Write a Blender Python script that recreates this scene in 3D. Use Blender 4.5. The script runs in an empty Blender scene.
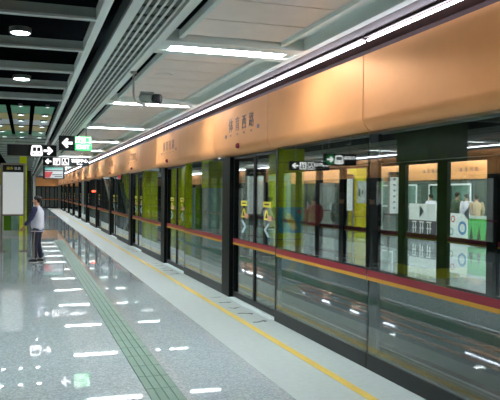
import bpy, bmesh, math, random
from mathutils import Vector, Matrix
random.seed(7)
S = bpy.context.scene
COL = S.collection
PI = math.pi
ORD = ['nearest', 'second', 'third', 'fourth', 'fifth', 'sixth', 'seventh', 'eighth', 'ninth', 'tenth', 'eleventh', 'twelfth',
       'thirteenth', 'fourteenth', 'fifteenth', 'sixteenth', 'seventeenth', 'eighteenth', 'nineteenth', 'twentieth',
       'twenty-first', 'twenty-second', 'twenty-third', 'twenty-fourth', 'twenty-fifth', 'twenty-sixth', 'twenty-seventh',
       'twenty-eighth', 'twenty-ninth', 'thirtieth']

# ------------------------------------------------------------------ materials
def lin(c):
    c = c.lstrip('#')
    v = [int(c[i:i + 2], 16) / 255 for i in (0, 2, 4)]
    return tuple(x / 12.92 if x <= .04045 else ((x + .055) / 1.055) ** 2.4 for x in v) + (1,)

MATS = {}
def mat(name, col, rough=.5, metal=0., noise=0., scale=8., spec=.5, bump=0., coat=0.):
    m = bpy.data.materials.new(name); m.use_nodes = True
    nt = m.node_tree; b = nt.nodes['Principled BSDF']
    c = lin(col)
    b.inputs['Base Color'].default_value = c
    b.inputs['Roughness'].default_value = rough
    b.inputs['Metallic'].default_value = metal
    b.inputs['Specular IOR Level'].default_value = spec
    b.inputs['Coat Weight'].default_value = coat
    b.inputs['Coat Roughness'].default_value = .05
    tc = nt.nodes.new('ShaderNodeTexCoord')
    n = nt.nodes.new('ShaderNodeTexNoise'); n.inputs['Scale'].default_value = scale; n.inputs['Detail'].default_value = 3
    nt.links.new(tc.outputs['Object'], n.inputs['Vector'])
    r = nt.nodes.new('ShaderNodeValToRGB')
    a = max(noise, .02)
    r.color_ramp.elements[0].position = .3; r.color_ramp.elements[1].position = .7
    r.color_ramp.elements[0].color = tuple(x * (1 - a) for x in c[:3]) + (1,)
    r.color_ramp.elements[1].color = tuple(min(1, x * (1 + a)) for x in c[:3]) + (1,)
    nt.links.new(n.outputs['Fac'], r.inputs['Fac'])
    nt.links.new(r.outputs['Color'], b.inputs['Base Color'])
    if bump:
        bp = nt.nodes.new('ShaderNodeBump'); bp.inputs['Strength'].default_value = bump
        nt.links.new(n.outputs['Fac'], bp.inputs['Height']); nt.links.new(bp.outputs['Normal'], b.inputs['Normal'])
    MATS[name] = m
    return m

def emit(name, col, strength, base='#101010'):
    m = bpy.data.materials.new(name); m.use_nodes = True
    b = m.node_tree.nodes['Principled BSDF']
    b.inputs['Base Color'].default_value = lin(base)
    b.inputs['Emission Color'].default_value = lin(col)
    b.inputs['Emission Strength'].default_value = strength
    MATS[name] = m
    return m

def glass(name, tint):
    """pane seen from either side: tinted straight-through view plus mirror reflection rising at grazing angles"""
    m = bpy.data.materials.new(name); m.use_nodes = True
    nt = m.node_tree; N = nt.nodes; L = nt.links
    N.clear()
    out = N.new('ShaderNodeOutputMaterial'); mix = N.new('ShaderNodeMixShader')
    tr = N.new('ShaderNodeBsdfTransparent'); gl = N.new('ShaderNodeBsdfGlossy')
    tr.inputs['Color'].default_value = tint; gl.inputs['Roughness'].default_value = .0
    gl.inputs['Color'].default_value = (.95, 1, .98, 1)
    geo = N.new('ShaderNodeNewGeometry'); dot = N.new('ShaderNodeVectorMath'); dot.operation = 'DOT_PRODUCT'
    L.new(geo.outputs['Incoming'], dot.inputs[0]); L.new(geo.outputs['Normal'], dot.inputs[1])
    ab = N.new('ShaderNodeMath'); ab.operation = 'ABSOLUTE'; L.new(dot.outputs['Value'], ab.inputs[0])
    iv = N.new('ShaderNodeMath'); iv.operation = 'SUBTRACT'; iv.inputs[0].default_value = 1; L.new(ab.outputs[0], iv.inputs[1])
    pw = N.new('ShaderNodeMath'); pw.operation = 'POWER'; pw.inputs[1].default_value = 3.7; L.new(iv.outputs[0], pw.inputs[0])
    ma = N.new('ShaderNodeMath'); ma.operation = 'MULTIPLY_ADD'; ma.inputs[1].default_value = .95; ma.inputs[2].default_value = .05
    L.new(pw.outputs[0], ma.inputs[0])
    L.new(ma.outputs[0], mix.inputs['Fac']); L.new(tr.outputs[0], mix.inputs[1]); L.new(gl.outputs[0], mix.inputs[2])
    L.new(mix.outputs[0], out.inputs['Surface'])
    MATS[name] = m
    return m

def granite(name, base, dark, light, rough):
    m = mat(name, base, rough)
    nt = m.node_tree; b = nt.nodes['Principled BSDF']
    tc = nt.nodes.new('ShaderNodeTexCoord')
    v = nt.nodes.new('ShaderNodeTexVoronoi'); v.inputs['Scale'].default_value = 70
    nt.links.new(tc.outputs['Object'], v.inputs['Vector'])
    sep = nt.nodes.new('ShaderNodeSeparateColor'); nt.links.new(v.outputs['Color'], sep.inputs['Color'])
    r = nt.nodes.new('ShaderNodeValToRGB')
    e = r.color_ramp.elements
    e[0].position = 0; e[0].color = lin(dark); e[1].position = 1; e[1].color = lin(light)
    x = e.new(.5); x.color = lin(base)
    nt.links.new(sep.outputs[0], r.inputs['Fac'])
    nt.links.new(r.outputs['Color'], b.inputs['Base Color'])
    b.inputs['IOR'].default_value = 1.6
    return m

granite('granite', '#a2b0b1', '#8f9da0', '#b6c3c4', .02)
granite('dark_granite', '#6f7c7c', '#626f70', '#7d8a8a', .1)
mat('light_stone', '#a6b3ae', .42, noise=.05, scale=14)
mat('yellow_paint', '#ccae45', .45, noise=.06, scale=30)
mat('tactile_green', '#3f6d58', .45, noise=.08, scale=25)
mat('tactile_groove', '#335a48', .6, noise=.08, scale=25)
mat('copper', '#d8975c', .47, metal=.55, noise=.03, scale=3)
mat('copper_letter', '#6d6066', .5)
mat('black_glossy', '#090c0c', .45, noise=.1, spec=.12)
mat('black_frame', '#0d1111', .4, noise=.1, spec=.25)
mat('charcoal_rail', '#1f2524', .4, noise=.08, spec=.2)
mat('red_band', '#7f1229', .4)
mat('yellow_band', '#b5891f', .4)
mat('aluminium', '#dcebe7', .4, metal=.0, noise=.05)
mat('rail_grey', '#dde7e0', .4, noise=.03, scale=2)
mat('rail_dark', '#4f5a56', .5, noise=.05)
mat('plank', '#f0e4da', .4, metal=.1, noise=.03, scale=4)
mat('plank_gap', '#262726', .7)
mat('soffit', '#43302f', .6, noise=.05)
mat('void', '#07090a', .95, noise=.3, spec=0)
mat('beam', '#a9b5ae', .55, noise=.05)
mat('panel_green', '#57a37b', .5, noise=.08)
mat('panel_ochre', '#beac66', .5, noise=.08)
mat('panel_white', '#d4dadc', .5, noise=.06)
mat('ceiling_far', '#93a39b', .5, noise=.05)
mat('green_glass', '#a9bd14', .16, noise=.1, scale=2)
mat('dark_green_glass', '#4c7a12', .16, noise=.1, scale=2)
mat('yellow_glass', '#bfae1c', .2, noise=.06, scale=2)
mat('shaded_green_glass', '#37521a', .16, noise=.1, scale=2)  # green cladding with the nearest column's unlit shade put into the colour
mat('joint_dark', '#2c3511', .5)
mat('base_yellow', '#b5b71c', .25, noise=.05)
mat('poster_teal', '#3c8f97', .4, noise=.35, scale=5)
mat('poster_yellow', '#d8c13e', .4, noise=.2)
mat('poster_purple', '#6a4fa0', .4, noise=.2)
mat('poster_green', '#3aa64a', .4, noise=.1)
mat('poster_blue', '#4b84b8', .4, noise=.1)
mat('poster_red', '#c45248', .4, noise=.1)
mat('board_face', '#e2e4e2', .5, noise=.02)
mat('board_frame', '#6d6358', .4, noise=.1)
mat('sign_black', '#0b0f0e', .45, noise=.1, spec=.25)
mat('sign_dull', '#1b1c18', .5, noise=.1, spec=.25)
mat('sign_trim', '#8d918b', .4)
mat('steel', '#9aa3a2', .3, metal=.6, noise=.05)
mat('cctv_grey', '#8b968f', .4, noise=.05)
mat('cctv_black', '#15181d', .45)
mat('pole_grey', '#b5b1ab', .4)
mat('skin', '#b98668', .55, noise=.05)
mat('skin_dim', '#a5745a', .55, noise=.05)
mat('hair', '#1a1512', .6, noise=.2, scale=60)
mat('white_cloth', '#d4d4dc', .8, noise=.04, scale=20)
mat('navy_cloth', '#23264a', .8, noise=.1, scale=20)
mat('trouser_navy', '#1d2136', .8, noise=.1, scale=20)
mat('stripe_beige', '#a28b72', .8)
mat('shoe_black', '#1d1d22', .5)
mat('shoe_sole', '#b9b4ab', .6)
mat('red_cloth', '#93302f', .8, noise=.1)
mat('black_cloth', '#15161a', .8, noise=.1)
mat('beige_cloth', '#ab9476', .8, noise=.08)
mat('olive_cloth', '#3c4c38', .8, noise=.08)
mat('eye', '#120d0b', .2)
mat('lip', '#8f5148', .5)
mat('track_wall', '#4a524e', .7, noise=.12, scale=3)
mat('track_bed', '#4d3f3a', .85, noise=.25, scale=6, bump=.3)
mat('sleeper', '#5a514b', .8, noise=.2)
mat('rail_steel', '#6c6a68', .35, metal=.9, noise=.05)
mat('cable', '#6d4a2e', .6)
mat('wall_plain', '#5c6763', .5, noise=.06)
mat('wall_dark', '#1b2322', .4, noise=.1)
mat('pale_teal', '#7fa69c', .3, noise=.08)
mat('pale_grey', '#b8c0ba', .3, noise=.05)
mat('mint_frame', '#7fa08f', .35, noise=.05)
mat('sticker_yellow', '#e0d03c', .4)
mat('sticker_pink', '#d29c86', .4)
mat('sticker_blue', '#9fb8c0', .4)
mat('ink', '#1b1c18', .5)
mat('lamp_red', '#8c2a3a', .25)
mat('train_white', '#dde4e2', .3, noise=.03)
mat('train_teal', '#2c3d3a', .35, noise=.06)
mat('window_teal', '#5d7a70', .2, noise=.25, scale=3)
mat('plum', '#4b3f55', .5, noise=.05)
mat('mark_dark', '#3e4a4c', .5)
mat('step_dark', '#3b4342', .4, metal=.4, noise=.1)
emit('diffuser', '#f4f8ff', 36)
emit('tube', '#e6ecff', 12)
emit('downlight', '#f4fbff', 160)
emit('sign_white', '#ffffff', 1.0)
emit('sign_green', '#35d06a', .6, '#1c7a3c')
emit('sign_green_dim', '#1f8f4c', .25, '#1c7a3c')
emit('screen_white', '#dfe8ea', .3)
emit('screen_red', '#d8434a', .3)
emit('screen_cyan', '#63c9b8', .3)
emit('screen_dark', '#2a3335', .15)
emit('lit_poster', '#e8f0ee', .25)
emit('red_led', '#ff3a22', 4)
emit('downlight_dim', '#f4fbff', 22)
emit('notice_glow', '#e8ecea', .1, '#d8dbd8')  # weak glow added to the notice sheet to brighten it
glass('door_glass', (.90, .935, .92, 1))
glass('far_glass', (.93, .96, .945, 1))

# ------------------------------------------------------------------ mesh helpers
class MB:
    def __init__(s): s.bm = bmesh.new(); s.mats = []; s.cur = 0
    def m(s, name):
        mm = MATS[name]
        if mm not in s.mats: s.mats.append(mm)
        s.cur = s.mats.index(mm); return s
    def _f(s, vs, smooth=False):
        try:
            f = s.bm.faces.new(vs); f.material_index = s.cur; f.smooth = smooth; return f
        except ValueError: return None
    def box(s, x0, x1, y0, y1, z0, z1):
        v = [s.bm.verts.new((x, y, z)) for x in (x0, x1) for y in (y0, y1) for z in (z0, z1)]
        for q in ((0, 1, 3, 2), (4, 6, 7, 5), (0, 4, 5, 1), (2, 3, 7, 6), (0, 2, 6, 4), (1, 5, 7, 3)):
            s._f([v[i] for i in q])
        return s
    def prism(s, pts, axis, a, b, smooth=False):
        """closed outline pts (2-D) swept along axis from a to b; outline is in the two other axes, in x,y,z order"""
        def P(p, t):
            l = list(p); l.insert(axis, t); return l
        A = [s.bm.verts.new(P(p, a)) for p in pts]; B = [s.bm.verts.new(P(p, b)) for p in pts]
        n = len(pts)
        s._f(A); s._f(list(reversed(B)))
        for i in range(n):
            s._f([A[i], B[i], B[(i + 1) % n], A[(i + 1) % n]], smooth)
        return s
    def disc(s, cx, cy, cz, r, h, axis=2, n=20, ry=None):
        pts = [(math.cos(2 * PI * i / n) * r, math.sin(2 * PI * i / n) * (ry or r)) for i in range(n)]
        c = [cx, cy, cz]; o = [c[i] for i in range(3) if i != axis]
        return s.prism([(p[0] + o[0], p[1] + o[1]) for p in pts], axis, c[axis], c[axis] + h, False)
    def tube(s, pts, radii, n=10, cap=True):
        pts = [Vector(p) for p in pts]
        if not isinstance(radii, (list, tuple)): radii = [radii] * len(pts)
        rings = []; ref = None
        for i, p in enumerate(pts):
            d = (pts[min(i + 1, len(pts) - 1)] - pts[max(i - 1, 0)]).normalized()
            if ref is None: ref = Vector((0, 0, 1)) if abs(d.z) < .9 else Vector((1, 0, 0))
            u = d.cross(ref).normalized(); w = u.cross(d).normalized(); ref = w
            rings.append([s.bm.verts.new(p + radii[i] * (math.cos(2 * PI * k / n) * u + math.sin(2 * PI * k / n) * w)) for k in range(n)])
        for i in range(len(rings) - 1):
            for k in range(n):
                s._f([rings[i][k], rings[i][(k + 1) % n], rings[i + 1][(k + 1) % n], rings[i + 1][k]], True)
        if cap: s._f(list(reversed(rings[0]))); s._f(rings[-1])
        return s
    def ball(s, c, rx, ry, rz, n=14):
        r = bmesh.ops.create_uvsphere(s.bm, u_segments=n, v_segments=max(6, n // 2 + 2), radius=1)
        for v in r['verts']: v.co = Vector((c[0] + v.co.x * rx, c[1] + v.co.y * ry, c[2] + v.co.z * rz))
        for v in r['verts']:
            for f in v.link_faces: f.material_index = s.cur; f.smooth = True
        return s
    def add(s, me, M):
        """merge an existing mesh, moved by matrix M, in the current material"""
        vs = [s.bm.verts.new(M @ v.co) for v in me.vertices]
        for p in me.polygons: s._f([vs[i] for i in p.vertices])
        return s
    def obj(s, name, parent=None, bevel=0, recalc=True):
        if recalc: bmesh.ops.recalc_face_normals(s.bm, faces=s.bm.faces[:])
        me = bpy.data.meshes.new(name)
        off = Vector((0, 0, 0))
        q = parent
        while q is not None: off += q.location; q = q.parent
        if off.length: bmesh.ops.translate(s.bm, verts=s.bm.verts[:], vec=-off)
        s.bm.to_mesh(me); s.bm.free()
        for m_ in s.mats: me.materials.append(m_)
        o = bpy.data.objects.new(name, me); COL.objects.link(o)
        if parent: o.parent = parent
        if bevel:
            b = o.modifiers.new('bevel', 'BEVEL'); b.width = bevel; b.segments = 2; b.limit_method = 'ANGLE'
        return o

def tag(o, label, cat, group=None, kind=None):
    o['label'] = label; o['category'] = cat
    if group: o['group'] = group
    if kind: o['kind'] = kind
    return o
def struct(o, label=None):
    o['kind'] = 'structure'
    if label: o['label'] = label
    return o
def thing(name, label, cat, loc, group=None):
    o = bpy.data.objects.new(name, None); COL.objects.link(o); o.location = loc
    o.empty_display_size = .1
    return tag(o, label, cat, group)
def copy_tree(o, loc=None, parent=None):
    c = o.copy(); COL.objects.link(c)
    if parent is not None: c.parent = parent
    if loc is not None: c.location = loc
    for ch in list(o.children): copy_tree(ch, None, c)
    return c

_txt = {}
def text_mesh(body, size):
    k = (body, size)
    if k not in _txt:
        cu = bpy.data.curves.new('lettering', 'FONT'); cu.body = body; cu.size = size
        cu.align_x = 'CENTER'; cu.align_y = 'CENTER'; cu.extrude = .001; cu.resolution_u = 3
        o = bpy.data.objects.new('lettering', cu); COL.objects.link(o)
        dg = bpy.context.evaluated_depsgraph_get(); dg.update()
        _txt[k] = bpy.data.meshes.new_from_object(o.evaluated_get(dg))
        bpy.data.objects.remove(o)
    return _txt[k]
FACE_SOUTH = Matrix(((1, 0, 0), (0, 0, -1), (0, 1, 0))).to_4x4()       # reads for someone looking along +Y
FACE_WEST = Matrix(((0, 0, -1), (-1, 0, 0), (0, 1, 0))).to_4x4()       # on a wall, for someone looking along +X
def lettering(mb, body, size, at, face):
    return mb.add(text_mesh(body, size), Matrix.Translation(at) @ face)
def bold(mb, body, size, at, face, d=.006):
    for dx in (-d, d):
        off = face @ Vector((dx, 0, 0)); lettering(mb, body, size, Vector(at) + off, face)

# ------------------------------------------------------------------ setting out
G = 3.17            # line of the platform doors
PITCH = 5.45
FARP = 7.1          # doors of the platform across the track
ISL = -1.75         # middle of the near platform
WEST = -6.67
END = 71.0
START = -9.0

# floor
struct(MB().m('granite').box(WEST, 2.135, START, END, -.4, 0).obj('floor'), 'polished grey granite platform floor')
struct(MB().m('light_stone').box(2.135, 3.34, START, END, -.4, 0).obj('floor'), 'pale matt stone strip along the platform doors')
tag(MB().m('yellow_paint').box(2.70, 2.785, START, END - 1, .0004, .003).obj('safety_line'),
    'thin yellow line painted along the pale stone platform edge', 'floor line')
mb = MB()
mb.m('tactile_groove').box(.99, 1.27, START, 24.6, .0004, .004)
mb.m('tactile_green')
y = START
while y < 24.6:
    y1 = min(y + .395, 24.6)
    for k in range(4):
        mb.box(.994 + k * .07, .994 + k * .07 + .058, y, y1 - .002, .004, .010)
    y += .4
tag(mb.obj('tactile_paving'), 'green ribbed tactile paving strip running along the polished platform floor', 'paving strip')

# track
struct(MB().m('track_bed').box(3.34, 6.95, START, END, -1.5, -1.25).obj('floor'), 'brown track bed')
struct(MB().m('track_wall').box(3.34, 3.5, START, END, -1.25, -.42).obj('wall_east'), 'concrete under the near platform edge')
struct(MB().m('track_wall').box(6.8, 6.95, START, END, -1.25, -.42).obj('wall_far_edge'), 'concrete under the far platform edge')
for i, x in enumerate((4.43, 5.87)):
    mb = MB().m('rail_steel')
    mb.prism([(x - .07, -1.10), (x + .07, -1.10), (x + .07, -1.085), (x + .012, -1.06), (x + .012, -.98), (x + .036, -.965), (x + .036, -.93),
              (x - .036, -.93), (x - .036, -.965), (x - .012, -.98), (x - .012, -1.06), (x - .07, -1.085)], 1, START, END)
    tag(mb.obj('running_rail'), ['steel running rail nearer the platform with the yellow line', 'steel running rail farther from the platform with the yellow line'][i],
        'rail', 'running rails on the track bed')
mb = MB().m('sleeper')
for k in range(58):
    y = 1 + k * 1.2
    mb.box(4.1, 6.2, y, y + .24, -1.25, -1.10)
struct(mb.obj('trim_1'), 'concrete sleepers in the track bed')
mb = MB().m('cable')
for k, (x, z) in enumerate(((6.74, -.62), (6.74, -.75), (6.74, -.9))):
    mb.tube([(x, START, z), (x, END, z)], .03, 8)
tag(mb.obj('cable_run'), 'brown cables clipped along the wall under the far platform', 'cables')

# ------------------------------------------------------------------ the near platform screen doors
def sticker_parts(parent, yc, x, flip):
    m = MB().m('sticker_yellow').box(x - .004, x - .001, yc - .15, yc + .15, 1.50, 1.58)
    m.m('ink').box(x - .0055, x - .0042, yc - .10, yc + .10, 1.53, 1.55)
    m.obj('warning_sticker', parent)
    m = MB().m('sticker_yellow').prism([(yc - .11, 1.32), (yc + .13, 1.32), (yc + .04, 1.46), (yc - .02, 1.46)], 0, x - .004, x - .001)
    m.m('ink').prism([(yc - .04, 1.345), (yc + .06, 1.345), (yc + .02, 1.42), (yc + .0, 1.42)], 0, x - .0055, x - .0042)
    m.m('sticker_pink').box(x - .007, x - .0058, yc - .21, yc - .05, 1.31, 1.385)
    m.obj('pinch_sticker', parent)
    s = 1 if flip else -1
    m = MB().m('sticker_blue').prism([(yc - s * .12, 1.27), (yc - s * .04, 1.27), (yc + s * .12, 1.18), (yc - s * .04, 1.08), (yc - s * .12, 1.08), (yc + s * .02, 1.18)], 0, x - .004, x - .001)
    m.obj('arrow_sticker', parent)

def band(parent, x, y0, y1):
    m = MB().m('red_band').box(x - .004, x - .001, y0, y1, .90, .965)
    m.m('yellow_band').box(x - .004, x - .001, y0, y1, .865, .90)
    m.obj('safety_band', parent)

GT = 2.304
def fixed_panel(root, y0, y1, stile=.0):
    p = MB().m('door_glass').box(G, G + .012, y0 + .006, y1 - .006 - stile, .15, GT).obj('fixed_panel', root)
    m = MB().m('charcoal_rail').box(G - .004, G + .05, y0, y1, 0, .15)
    m.obj('base_rail', p)
    m = MB().m('black_frame').box(G + .014, G + .05, y0 - .004, y0 + .010, .15, GT - .02)
    if stile: m.box(G, G + .05, y1 - stile, y1, .15, GT - .01)
    m.obj('stile', p)
    band(p, G, y0 + .006, y1 - stile)
    return p

def door_leaf(root, y0, y1, flip):
    x = 3.235
    f = MB().m('black_frame')
    f.box(x - .01, x + .035, y0, y1, .02, .10); f.box(x - .01, x + .035, y0, y1, 2.245, 2.28)
    f.box(x - .01, x + .035, y0, y0 + .035, .10, 2.245); f.box(x - .01, x + .035, y1 - .035, y1, .10, 2.245)
    d = f.obj('sliding_door', root)
    MB().m('door_glass').box(x + .004, x + .016, y0 + .035, y1 - .035, .10, 2.245).obj('pane', d)
    band(d, x - .01, y0, y1)
    sticker_parts(d, (y0 + y1) / 2, x + .003, flip)
    return d

def make_bay(P, panels, label):
    t = thing('platform_screen_door', label, 'screen door', (G, P, 0), 'glass screen doors along the near platform edge')
    MB().m('black_glossy').box(G - .01, G + .17, P, P + .44, 0, 2.285).obj('post', t, bevel=.008)
    door_leaf(t, P - 1.055, P - .005, False)
    door_leaf(t, P - 2.105, P - 1.06, True)
    m = MB().m('aluminium').box(3.13, 3.34, P - 2.1, P - .004, .0005, .006)
    m.m('mark_dark').box(3.145, 3.15, P - 2.1, P - .004, .006, .007)
    m.obj('threshold', t)
    for (a, b, st) in panels: fixed_panel(t, a, b, st)
    return t

P1 = 10.6
bay1 = make_bay(P1, [(5.925, P1 - 2.11, .05), (2.6, 5.915, 0), (-1.2, 2.59, 0)], 'nearest glass screen door bay, its wide clear panels filling the right foreground')
m = MB().m('black_frame').box(G + .013, G + .05, 5.755, 5.905, .151, GT - .03).obj('mullion', bay1)
P2 = P1 + PITCH
bay2 = make_bay(P2, [(P2 - 3.47, P2 - 2.11, .03), (P2 - PITCH + .445, P2 - 3.475, 0)],
                'second glass screen door bay from the camera, beyond the nearest black post')
for k in range(2, 11):
    c = copy_tree(bay2, (G, P1 + PITCH * k, 0))
    c['label'] = ORD[k] + ' glass screen door bay from the camera along the platform edge'

# floor marks by the doors
MARKS = [((-.09, .0), (.05, .012), (.09, .03), (.05, -.012)),
         ((-.09, -.012), (.04, -.012), (.04, -.03), (.1, 0), (.04, .03), (.04, .012), (-.09, .012)),
         ((-.08, .02), (-.02, -.03), (.1, .03), (.02, .02), (-.02, .0), (-.06, .03)),
         ((-.09, .03), (-.02, .03), (.06, -.005), (.06, -.03), (.11, .02), (.05, .05), (.06, .02), (-.02, .055), (-.09, .055)),
         ((-.09, -.02), (-.02, -.02), (.06, .01), (.06, .035), (.11, -.01), (.05, -.045), (.05, -.015), (-.02, -.045), (-.09, -.045))]
WHERE = ['farthest of five, by the black post', 'second farthest of five', 'middle of five', 'second nearest of five', 'nearest of five']
DOORN = ['nearest', 'second', 'third']
for b in range(3):
    for i, sh in enumerate(MARKS):
        yc = 10.64 - .53 * i + PITCH * b; xc = 2.955
        m = MB().m('mark_dark').prism([(xc + p[1] * 1.25 - p[0] * .2, yc + p[1] * 1.2 - p[0] * 1.2) for p in sh] if False else
                                      [(xc + p[0] * 1.1, yc + p[1] * 2.0) for p in sh], 2, .0004, .002)
        tag(m.obj('floor_mark'), 'small dark floor mark before the %s screen door, %s' % (DOORN[b], WHERE[i]), 'floor mark', 'queue marks before the screen doors')

# ------------------------------------------------------------------ copper fascia
FX = 3.09           # face of the copper fascia, a little proud of the doors
prof = [(3.252, 3.035), (FX, 3.035), (FX, 2.44)]
for i in range(1, 11):
    a = PI / 2 * i / 10
    prof.append((FX + .15 - .15 * math.cos(a), 2.44 - .145 * math.sin(a)))
prof += [(3.252, 2.295)]
def copper(y0, y1, label, letters):
    t = MB().m('copper').prism(prof, 1, y0 + .007, y1 - .007, True).obj('fascia_panel')
    tag(t, label, 'fascia panel', 'copper fascia panels above the screen doors')
    for p in t.data.polygons:
        if abs(p.normal.y) > .9: p.use_smooth = False
    MB().m('black_frame').prism([(3.246, 3.02)] + [(p[0] + .008, p[1] + (.006 if p[1] < 2.4 else -.01)) for p in prof[1:-1]] + [(3.246, 2.305)], 1, y0 - .0065, y0 + .0065).obj('seam', t)
    es = t.modifiers.new('edges', 'EDGE_SPLIT'); es.split_angle = math.radians(35)
    if letters:
        yc = y0 + 1.2
        for i, ch in enumerate('体育西路'):
            m = MB().m('copper_letter'); bold(m, ch, .235, (FX - .001, yc + .51 - .34 * i, 2.745), FACE_WEST, .003)
            m.obj('character', t)
        if y0 < 26:
            for i in range(4): MB().m('copper_letter').box(FX - .003, FX - .001, yc + .48 - .34 * i, yc + .54 - .34 * i, 2.59, 2.615).obj('caption_mark', t)
            for s, zz in ((.78, 2.60), (-.82, 2.635)):
                MB().m('copper_letter').box(FX - .003, FX - .001, yc + s - .05, yc + s + .05, zz - .025, zz + .03).obj('exit_mark', t)
        m = MB().m('lamp_red').disc(FX - .02, yc + .1, 2.42, .04, .025, 0, 14)
        m.ball((FX - .02, yc + .1, 2.42), .03, .04, .04)
        m.obj('warning_lamp', t)
    return t
y = 8.62 - 4 * PITCH / 2
k = 0
while y < END - .8:
    y1 = min(y + PITCH / 2, END - .2)
    let = (round((y - 8.62) / (PITCH / 2)) % 2 == 0) and y > 8
    vis = k - 2
    if y1 > 3.2:
        n = vis
        lab = (ORD[n] if 0 <= n < 30 else 'farthest') + ' copper fascia panel from the camera above the screen doors' + (', lettered with red lamp' if let else '')
    else:
        lab = 'copper fascia panel beside the camera, number %d behind the view' % (k + 1)
    copper(y, y1, lab, let)
    y += PITCH / 2; k += 1

struct(MB().m('black_frame').box(3.262, 3.5, START, END - .2, 2.31, 3.035).obj('wall_header'), 'dark header beam behind the copper fascia')
# soffit, cove lights
struct(MB().m('soffit').box(2.872, 3.6, START, END, 3.2, 3.3).obj('ceiling'), 'brown soffit above the copper fascia')
struct(MB().m('soffit').box(3.36, 3.5, START, END, 3.04, 3.195).obj('trim_2'), 'upstand behind the copper fascia')
ytube = .9; k = 0
first = None
while ytube < END - 3:
    lab = None
    if first is None:
        t = thing('cove_light', '', 'cove light', (3.06, ytube, 3.15), 'cove lights above the copper fascia')
        MB().m('tube').tube([(3.06, ytube + .02, 3.15), (3.06, ytube + 2.40, 3.15)], .011, 10).obj('tube', t)
        MB().m('soffit').box(3.03, 3.09, ytube + .02, ytube + 2.43, 3.175, 3.199).obj('batten', t)
        first = t
    else:
        t = copy_tree(first, (3.06, ytube, 3.15))
    n = k - 1
    t['label'] = ((ORD[n] if n < 30 else 'farthest') + ' white cove light tube from the camera above the copper fascia') if n >= 0 else 'white cove light tube %d behind the camera' % (k + 1)
    ytube += 2.45; k += 1

# ------------------------------------------------------------------ ceiling over the near edge
def ceiling_half(sgn):
    """sgn +1: the side in view; -1: the same ceiling mirrored about the island middle"""
    X = (lambda x: x) if sgn > 0 else (lambda x: 2 * ISL - x)
    def bx(m, x0, x1, *r):
        a, b = sorted((X(x0), X(x1))); m.box(a, b, *r); return m
    n = '' if sgn > 0 else ' on the west half'
    struct(bx(MB().m('rail_grey'), .585, .655, START, END, 3.2, 3.32).obj('trim_3'), 'grey ceiling edge rail at the beam ends' + n)
    m = bx(MB().m('rail_grey'), .80, .885, START, END, 3.2, 3.34)
    bx(m.m('rail_dark'), .785, .799, START, END, 3.205, 3.34)  # shaded side face of the rail, its shade put into the colour
    struct(m.obj('trim_4'), 'grey ceiling rail left of the slatted grille' + n)
    struct(bx(MB().m('rail_grey'), 1.22, 1.305, START, END, 3.2, 3.34).obj('trim_5'), 'grey ceiling rail right of the slatted grille' + n)
    m = bx(MB().m('rail_grey'), 2.79, 2.87, START, END, 3.2, 3.34); bx(m, 2.66, 2.79, START, END, 3.325, 3.34)
    struct(m.obj('trim_6'), 'grey ceiling trim beside the brown soffit' + n)
    # slatted grille
    m = MB().m('rail_grey')
    for k in range(5):
        x = .925 + .062 * k
        bx(m, x, x + .017, START, END, 3.203, 3.215)
    m.m('void'); bx(m, .886, 1.219, START, END, 3.33, 3.345)
    m.m('rail_dark')
    yy = START
    while yy < END:
        bx(m, .886, 1.219, yy, yy + .25, 3.26, 3.30); yy += .32
    o = m.obj('ceiling_grille')
    tag(o, 'long slatted grey ceiling grille between two rails' + (' above the tactile paving' if sgn > 0 else n), 'ceiling grille')
    # plank fields and light fixtures
    Y0 = 7.0 - 3 * 4.65
    i = 0
    yc = Y0
    while yc < END - 4:
        a, b = yc + .30, min(yc + 4.65 - .36, END)
        m = MB().m('plank'); nP = 6; w = (b - a) / nP
        for q in range(nP):
            bx(m, 1.49, 2.52, a + q * w + .012, a + (q + 1) * w - .012, 3.27, 3.29)
        m.m('plank_gap'); bx(m, 1.49, 2.52, a, b, 3.291, 3.30)
        m.m('rail_grey'); bx(m, 1.44, 1.489, a, b, 3.23, 3.30); bx(m, 2.521, 2.57, a, b, 3.23, 3.30)
        struct(m.obj('ceiling'), 'grey metal ceiling planks')
        i += 1; yc += 4.65
    return X
def light_fixture(yc, X, label, group):
    t = thing('ceiling_light', label, 'ceiling light', (X(2.0), yc, 3.2), group)
    def bx(m, x0, x1, *r):
        a, b = sorted((X(x0), X(x1))); m.box(a, b, *r); return m
    m = MB().m('rail_grey')
    bx(m, 1.31, 2.785, yc - .35, yc - .125, 3.2, 3.32)
    bx(m, 1.31, 2.785, yc + .125, yc + .29, 3.2, 3.32)
    bx(m, 1.31, 1.43, yc - .125, yc + .125, 3.215, 3.32)
    bx(m, 2.70, 2.785, yc - .125, yc + .125, 3.215, 3.32)
    m.obj('frame', t)
    bx(MB().m('diffuser'), 1.432, 2.698, yc - .123, yc + .123, 3.24, 3.30).obj('diffuser', t)
    return t
XE = ceiling_half(1)
XW = ceiling_half(-1)
k = 0; yc = 7.0 - 4.65; fix = None
while yc < END - 2:
    n = k - 1
    lab = (ORD[n] + ' white recessed ceiling light from the camera, right of the slatted grille') if n >= 0 else 'white recessed ceiling light %d behind the camera' % (k + 1)
    if fix is None: t = fix = light_fixture(yc, XE, lab, 'recessed ceiling lights across the planks')
    else:
        t = copy_tree(fix, (2.0, yc, 3.2)); t['label'] = lab
    yc += 4.65; k += 1
k = 0; yc = 7.0; fix = None
while yc < END - 10:
    lab = ORD[k] + ' white recessed ceiling light on the west half of the platform'
    if fix is None: t = fix = light_fixture(yc, XW, lab, 'recessed ceiling lights on the west half')
    else:
        t = copy_tree(fix, (XW(2.0), yc, 3.2)); t['label'] = lab
    yc += 4.65; k += 1
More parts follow.
